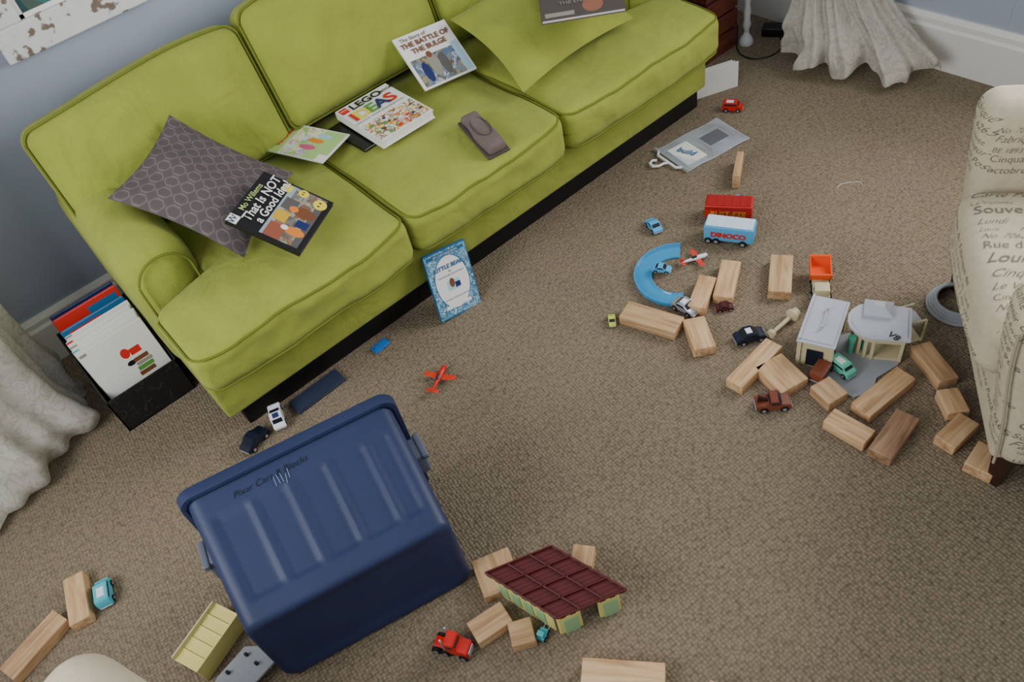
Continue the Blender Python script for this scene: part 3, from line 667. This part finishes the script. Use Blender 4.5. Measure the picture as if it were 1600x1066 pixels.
top(ob("toy_tray",merge(rbox(.165,.055,.010,.004,2,1,c=(0,0,.005)),box(-.08,.08,.022,.027,.010,.016,.001),box(-.08,.08,-.027,-.022,.010,.016,.001)),DKBLUE,None,True,(.32,1.66,0),(0,0,.02)),"flat slate blue plastic tray at the sofa base","toy")
# ------------------------------------------------------------------ blue tote
ang=math.radians(-14.3)
TB=empty("storage_tote","dark blue plastic storage tote tipped on its side","storage bin",(.060,.950,0),ang)
def rr(hw,z0,z1,r,n1=50,n2=14,nc=6):
    pts=[]
    X0,X1=-hw,hw
    def line(a,b_,n): return [a.lerp(b_,i/n) for i in range(n)]
    def arc_(cx,cz,a0): return [V((cx+r*math.cos(math.radians(a0+90*i/nc)),cz+r*math.sin(math.radians(a0+90*i/nc)))) for i in range(nc)]
    pts+=line(V((X0+r,z0)),V((X1-r,z0)),n1)+arc_(X1-r,z0+r,-90)
    pts+=line(V((X1,z0+r)),V((X1,z1-r)),n2)+arc_(X1-r,z1-r,0)
    pts+=line(V((X1-r,z1)),V((X0+r,z1)),n1)+arc_(X0+r,z1-r,90)
    pts+=line(V((X0,z1-r)),V((X0,z0+r)),n2)+arc_(X0+r,z0+r,180)
    return pts
bm=bmesh.new()
D=.315;ZB=.255;DZ=.098
def sec(t): return .225+.012*t,.004,ZB+DZ*t
def ring(y,hw,z0,z1,r,rib=0):
    out=[];sh=-.012*y/D
    for p in rr(hw,z0,z1,r):
        x,z=p.x,p.y
        if rib:
            kx=0
            if abs(x)<hw*.84:
                ph=((x/(hw*.84)+1)/2*4.5)
                fr=ph-math.floor(ph)
                kx=ss(.04,.09,fr)*(1-ss(.84,.89,fr))
            d=.0065*kx*rib
            if z>z1-.012: z-=d
            if z<z0+.006: z+=d
        out.append(bm.verts.new((x+sh,y,z)))
    return out
seq=[]
seq.append(ring(.010,.160,.05,ZB-.05,.03))
seq.append(ring(.006,.188,.030,ZB-.034,.03))
seq.append(ring(0,.204,.018,ZB-.018,.028))
seq.append(ring(0,.217,.009,ZB-.008,.028))
seq.append(ring(.006,.224,.005,ZB-.001,.028))
NR=40
for i in range(NR+1):
    t=.02+.88*i/NR;hw,z0,z1=sec(t);rib=ss(.12,.15,t)*(1-ss(.70,.73,t))
    seq.append(ring(t*D+.006,hw,z0,z1,.030,rib))
hw,z0,z1=sec(.92)
seq.append(ring(D*.905,hw+.004,.004,z1+.003,.030))
seq.append(ring(D*.91,hw+.013,.001,z1+.010,.034))
seq.append(ring(D*.985,hw+.016,.0,z1+.014,.036))
seq.append(ring(D*1.0,hw+.013,.002,z1+.011,.034))
seq.append(ring(D*1.0,hw-.002,.010,z1-.002,.028))
for t in (.95,.7,.4,.1):
    hw,z0,z1=sec(t);seq.append(ring(t*D,hw-.006,z0+.008,z1-.012-.004*(t<.8),.026))
seq.append(ring(.02,.19,.04,ZB-.03,.026))
m=len(seq[0])
for a,b_ in zip(seq,seq[1:]):
    for k in range(m): bm.faces.new((a[k],b_[k],b_[(k+1)%m],a[(k+1)%m]))
bm.faces.new(seq[0]);bm.faces.new(seq[-1][::-1])
bmesh.ops.recalc_face_normals(bm,faces=bm.faces)
ob("body",bm,TUB,TB,True,angle=50)
GH=mat("grey_latch_plastic",(96,100,116),.4)
for s in (1,-1):
    o_=-.009
    xs=sorted((s*.228+o_,s*.258+o_))
    ob("handle",merge(box(xs[0],xs[1],.200,.262,.17,.235,.006,2),box(*sorted((s*.248+o_,s*.264+o_)),.195,.267,.222,.238,.004,2)),GH,TB,label="grey plastic latch handle")
slope=math.atan2(DZ,D)
Mt=Matrix.Translation((-.065,.258,ZB+DZ*.80+.0018))@Matrix.Rotation(slope,4,'X')@Matrix.Rotation(.03,4,'Z')
ob("lettering",xf(text_bm("Pixar Cars & Blocks",.021,.3,bold=-.0002),Mt),mat("marker_ink",(16,19,34),.9),TB,False)
random.seed(5)
ob("scratch",merge(*[xf(quad(-.0005,-.011,.0005,.011,.0002),Mt@Matrix.Translation((.005+.008*i,-.016+random.uniform(-.005,.005),0))@Matrix.Rotation(random.uniform(-.4,.1),4,'Z')) for i in range(5)]),mat("scuffed_plastic",(140,152,176),.6),TB,False)
# ------------------------------------------------------------------ book box
BB=empty("book_box","black patterned cardboard file box standing beside the sofa","box",(-.02,2.0,0))
BX,nt,b,tc=newmat("black_printed_cardboard")
n=N(nt,"ShaderNodeTexNoise");n.inputs["Scale"].default_value=22;n.inputs["Detail"].default_value=3;n.inputs["Distortion"].default_value=3;nt.links.new(tc.outputs["Object"],n.inputs["Vector"])
nt.links.new(ramp(nt,n.outputs["Fac"],[(.0,(24,23,24)),(.60,(26,25,26)),(.63,(70,67,64)),(.66,(28,27,28))]),b.inputs["Base Color"]);b.inputs["Roughness"].default_value=.5
def bp_(name,bm,m):
    o=ob(name,bm,m,BB,False);o.location=(.02,-2.0,0);return o
x0,x1,y0,y1=-.142,.074,1.975,2.28
t_=.004
sidep=[(y0,0),(y1,0),(y1,.20),(y1-.07,.20),(y0,.13)]
def side(x):
    bm=prism(sidep,t_);xf(bm,Matrix.Translation((x,0,0))@Matrix.Rotation(math.pi/2,4,'Z'));return bm
bp_("body",merge(side(x0+t_/2),side(x1-t_/2),box(x0,x1,y0,y0+t_,0,.13,.0005),box(x0,x1,y1-t_,y1,0,.20,.0005),box(x0,x1,y0,y1,0,t_,.0005)),BX)
def stand(label,y,h,cover,lean=.18,w=.190,th=.006,arts=(),texts=(),xo=0,z0=.006):
    ca,sa=math.cos(lean),math.sin(lean)
    TL=V((x0+.016+xo,y+sa*h,z0+h*ca));TR=TL+V((w,0,0));BL=V((x0+.016+xo,y,z0))
    return book(label,TL,TR,BL,th,cover,arts,texts,group="picture books in the box")
stand("white picture book standing in the black box",1.99,.262,pw,.22,arts=[('o',.47,.20,.60,.32,pred),('r',.60,.24,.76,.32,pred),('o',.47,.36,.60,.42,pbk),('r',.58,.36,.80,.41,pbr),('r',.58,.42,.82,.46,pgr),('r',.56,.47,.80,.52,pgrn),('r',.54,.53,.78,.58,pbr),('r',.02,.02,.12,.05,pgr)])
for i in range(6):
    stand("white paperback picture book in the black box",2.010+.013*i,.266+.006*(i%2),pw,.22,th=.005,xo=.003*(i%3)-.003,arts=[('r',.0,.0,.10,.02,[pcy,pgr,pgrn,pred,pyel,pgr][i])])
stand("blue and red picture book standing in the black box",2.11,.27,pbl,.2,th=.012,arts=[('r',.1,.04,.6,.5,pred),('o',.2,.10,.4,.24,pyel)])
stand("red picture book standing at the rear of the black box",2.155,.285,pred,.18,th=.012,arts=[('r',.5,.05,.95,.4,pbl)])
stand("dark blue picture book standing at the rear of the black box",2.195,.275,pnv,.18,th=.012)
# ------------------------------------------------------------------ armchair
AC=empty("armchair","cream script-print linen armchair with dark wooden legs","armchair",(1.18,.23,0),math.atan2(-.8,.6))
sbase=ob("seat_base",box(.0,.66,.03,.67,.11,.27,.015,3,4),LINEN,AC)
seatc=ob("seat_cushion",box(-.045,.56,.125,.575,.25,.40,.045,5,14,lambda p:(p.x-.015*(1-((p.y-.35)/.225)**2),p.y,p.z+(.02*(1-((p.y-.35)/.24)**2) if p.z>.33 else 0))),LINEN,AC)
arms=[]
for y0_ in (0,.57):
    def af(p,y0_=y0_):
        f=ss(.35,.6,p.z);s=-1 if y0_==0 else 1
        return (p.x-(.06 if s<0 else .03)*ss(.1,.6,p.z)*(1-ss(.0,.4,p.x)),p.y+s*.02*f,p.z)
    arms.append(ob("arm",box(.0,.66,y0_,y0_+.13,.11,.59,.05,5,8,af),LINEN,AC))
MB=Matrix.Translation((.6,0,.1))@Matrix.Rotation(.12,4,'Y')@Matrix.Translation((-.6,0,-.1))
backo=ob("backrest",xf(box(.55,.72,.03,.67,.11,.88,.07,5,8),MB),LINEN,AC)
for x in (.04,.66):
    for y in (.05,.65):
        ob("leg",tube([(x,y,0),(x,y,.115)],[.017,.03],n=4),DARKW,AC,False)
def pip(pts,r=.003): ob("piping",tube(pts,r,n=6),PIPE,AC)
pip([(-.06*ss(.1,.6,z)+.003,.012-.02*ss(.35,.6,z),z) for z in [.125+.41*i/12 for i in range(13)]])
INKF=mat("faded_script_ink",(116,106,92),.9)
def write(target,texts):
    me=target.data;bvh=BVHTree.FromPolygons([v.co.copy() for v in me.vertices],[tuple(p.vertices) for p in me.polygons])
    its=[]
    for s,size,o_,ex,ey,shear in texts:
        ex=V(ex).normalized();ey=V(ey);ey=(ey-ex*ey.dot(ex)).normalized();ez=ex.cross(ey);o_=V(o_)
        bm=text_bm(s,size,shear,al='LEFT',bold=-.0003 if size<.04 else 0);bmesh.ops.triangulate(bm,faces=bm.faces)
        for v in bm.verts:
            w=o_+ex*v.co.x+ey*v.co.y+ez*.12
            h=bvh.ray_cast(w,-ez,.3)
            if h[0] is not None: v.co=h[0]+ez*.0015;v.tag=True
            else: v.co=w;v.tag=False
        bmesh.ops.delete(bm,geom=[v for v in bm.verts if not v.tag],context='VERTS')
        its.append(bm)
    ob("lettering",merge(*its),INKF,AC,False)
EX,EY,EZ=(1,0,0),(0,1,0),(0,0,1)
DN=(0,-1,0)
random.seed(12)
words=["Louis","No. 6265","Souvenir de Paris","2 Mai 1893","Carte Postale","Le Vicomte","BE 1893","Fabrique de","No. 7062","Rue de Rivoli","Cinquante","Avril","octobre","Monsieur","Lundi"]
rows=[];y=.545
while y>.15:
    sz=random.choice([.018,.022,.026,.032,.040])
    x=-.035
    while x<.40:
        wd=random.choice(words);rows.append((wd,sz,(x,y-sz*.3,.4),EX,EY,random.choice([.5,.6,.7,.1])));x+=len(wd)*sz*.52+.03
    y-=sz*1.15
write(seatc,rows)
def stack(z1,z0,x,yy,ex,lo,wmax):
    out=[];z=z1
    while z>z0:
        sz=random.choice(lo)
        k=random.choice(words)
        while len(k)*sz*.52<wmax: k=k+"  "+random.choice(words)
        out.append((k,sz,(x,yy,z),ex,EZ,random.choice([.5,.6,.1,.2])));z-=sz*1.15
    return out
write(seatc,stack(.37,.27,-.1,.55,DN,[.02,.026],.32))
write(sbase,stack(.24,.14,-.1,.64,DN,[.02,.026],.5))
write(arms[0],stack(.57,.15,-.1,.118,DN,[.018,.022,.028],.06))
write(arms[0],[("LUNDI",.020,(.03,-.02,.150),EX,EZ,0),("NOVEMBRE",.014,(.03,-.02,.180),EX,EZ,0)]+stack(.52,.20,.01,-.02,EX,[.018,.024,.032],.4))
write(arms[1],stack(.56,.40,-.1,.69,DN,[.02,.026],.06))
write(arms[1],stack(.54,.42,.0,.57,EX,[.018,.024],.35))
OT=empty("ottoman","cream script-print upholstered ottoman standing on the carpet","ottoman",(-.50,.84,0),math.radians(20))
ob("cushion",box(-.22,.22,-.22,.22,.12,.44,.07,5,8),LINEN,OT)
for x in (-.17,.17):
    for y in (-.17,.17): ob("leg",tube([(x,y,0),(x,y,.125)],[.014,.024],n=4),DARKW,OT,False)
# ------------------------------------------------------------------ right rear corner
e=empty("crate","red-brown wooden crate on the floor beyond the sofa end","crate",(2.33,2.06,0))
hx,hy=.09,.19
ob("slats",merge(*[box(-hx,hx,-hy,-hy+.012,.01+.075*i,.075+.075*i,.002) for i in range(4)],*[box(-hx,hx,hy-.012,hy,.01+.075*i,.075+.075*i,.002) for i in range(4)],*[box(hx-.012,hx,-hy+.012,hy-.012,.01+.075*i,.075+.075*i,.002) for i in range(4)],*[box(-hx,-hx+.012,-hy+.012,hy-.012,.01+.075*i,.075+.075*i,.002) for i in range(4)],box(-hx,hx,-hy,hy,0,.01,.001)),CRATEW,e,False)
for a in (-1,1):
    for b_ in (-1,1): ob("corner_post",box(a*(hx-.022)-.01,a*(hx-.022)+.01,b_*(hy-.022)-.01,b_*(hy-.022)+.01,.01,.31,.001),CRATEW,e,False)
top(ob("blanket",rbox(.11,.31,.22,.03,4,10,lambda p:(p.x,p.y,p.z+(.008*math.sin(30*p.y)*math.sin(22*p.x) if p.z>.1 else 0)),(2.33,2.06,.13)),mat("crimson_cloth",(140,28,46),.9,.1,30)),"crimson folded blanket filling the wooden crate","blanket")
e=empty("floor_lamp","white turned wooden floor lamp by the crate","floor lamp",(2.445,1.845,0))
ob("base",lathe([(.026,0),(.028,.01),(.022,.025),(.012,.04),(.010,.05)]),WHITEP,e)
pf=[(.010,.05)]
for i in range(12):
    z=.06+i*.11;pf+=[(.011,z),(.017,z+.02),(.012,z+.04),(.014,z+.07),(.010,z+.1)]
ob("pole",lathe(pf),WHITEP,e)
ob("lamp_shade",tube([(0,0,1.38),(0,0,1.62)],[.15,.10],n=32),mat("ivory_shade",(226,220,200),.8),e)
PA=top(ob("power_adapter",merge(rbox(.055,.085,.035,.006,3,1,c=(0,0,.018)),cyl(.006,.02,'y',c=(0,-.05,.018))),BLACK,None,True,(2.555,1.80,0),(0,0,.5)),"black power adapter lying on the carpet","power adapter")
wp=[(2.54,1.76),(2.50,1.71),(2.42,1.70),(2.36,1.74),(2.36,1.80),(2.39,1.845),(2.46,1.90),(2.53,1.95),(2.6,2.05),(2.63,2.2)]
o=ob("cord",tube([q.to_3d()+V((0,0,.004)) for q in resample(wp,60)],.0022),BLACK,PA)
o.matrix_parent_inverse=(Matrix.Translation((2.555,1.80,0))@Matrix.Rotation(.5,4,'Z')).inverted()
top(ob("magazine",merge(box(-.002,.002,-.09,.09,0,.10,.0005),*[xf(box(0,.002,-.088,.088,0,.095,.0005),Matrix.Rotation(.22*i,4,'Y')) for i in range(1,6)]),WHITE,None,False,(2.11,1.72,0),(0,0,1.15)),"white paper magazine propped at the sofa end","magazine")
# clear hanging bag
e=empty("hanging_bag","clear plastic hanging bag with a white hook on the carpet","plastic bag",(1.84,1.55,0),math.radians(-10))
ob("sleeve",rbox(.27,.17,.006,.003,2,10,lambda p:(p.x,p.y,p.z+.002*math.sin(40*p.x+20*p.y)+.004)),mat("clear_vinyl",(205,214,224),.15,alpha=.38,spec=.8),e)
ob("insert_card",box(-.11,-.03,-.06,.05,.002,.0085,.0005),WHITE,e,False)
ob("insert_card",merge((box(.0,.10,-.05,.05,.002,.0085,.0005),0),(box(.01,.09,-.03,.03,.0085,.0095,.0003),1)),[GREYP,P_("print_dark_grey",(100,100,106))],e,False)
ob("lettering",xf(text_bm("build",.034,.2,bold=.001),Matrix.Translation((-.07,0,.0105))@Matrix.Rotation(-1.2,4,'Z')),pbl,e,False)
ob("zip_strip",box(-.137,-.128,-.088,.088,.008,.013,.001),GREYP,e,False)
hk=[(-.135,-.06,.01),(-.15,-.045,.01),(-.15,-.01,.01),(-.165,.0,.01),(-.185,.0,.01),(-.2,.012,.01),(-.198,.032,.01),(-.182,.04,.01),(-.17,.03,.01)]
ob("hook",merge(tube(hk,.0045,n=8),tube([(-.15,-.01,.01),(-.15,.05,.01),(-.135,.065,.01)],.0045,n=8)),WHITEP,e)
top(ob("thread",tube([(q.x,q.y,.002) for q in resample([(1.90,1.07),(1.92,1.075),(1.94,1.06),(1.965,1.035),(1.955,1.02)],24)],.0009),WHITE),"short piece of white thread on the carpet","thread")
# ------------------------------------------------------------------ lights
w=bpy.data.worlds.new("w");scene.world=w;w.use_nodes=True
bg=w.node_tree.nodes["Background"];bg.inputs[0].default_value=(.89,.94,1,1);bg.inputs[1].default_value=.70
def area(loc,rot,sx,sy,e_,c):
    l=bpy.data.lights.new("area",'AREA');l.shape='RECTANGLE';l.size=sx;l.size_y=sy;l.energy=e_;l.color=c
    o=bpy.data.objects.new("window_light",l);COL.objects.link(o);o.location=loc;o.rotation_euler=rot
area((XL-.25,1.2,1.5),(0,math.radians(-90),0),1.5,1.4,62,(.97,.98,1))
area((XR+.25,.35,1.5),(0,math.radians(90),0),1.5,1.3,85,(1,.99,.98))
# ------------------------------------------------------------------ camera
az=math.radians(30.6);t=math.radians(46.7);r=math.radians(14.3)
F=V((math.sin(az)*math.cos(t),math.cos(az)*math.cos(t),-math.sin(t)))
R0=V((math.cos(az),-math.sin(az),0));U0=R0.cross(F)
R=R0*math.cos(r)-U0*math.sin(r);U=R0*math.sin(r)+U0*math.cos(r)
cam=bpy.data.cameras.new("camera");co=bpy.data.objects.new("camera",cam);COL.objects.link(co)
M=Matrix((R,U,-F)).transposed().to_4x4();M.translation=V((0,0,1.7));co.matrix_world=M
cam.lens=28.8;cam.sensor_width=36;cam.clip_start=.02
scene.camera=co
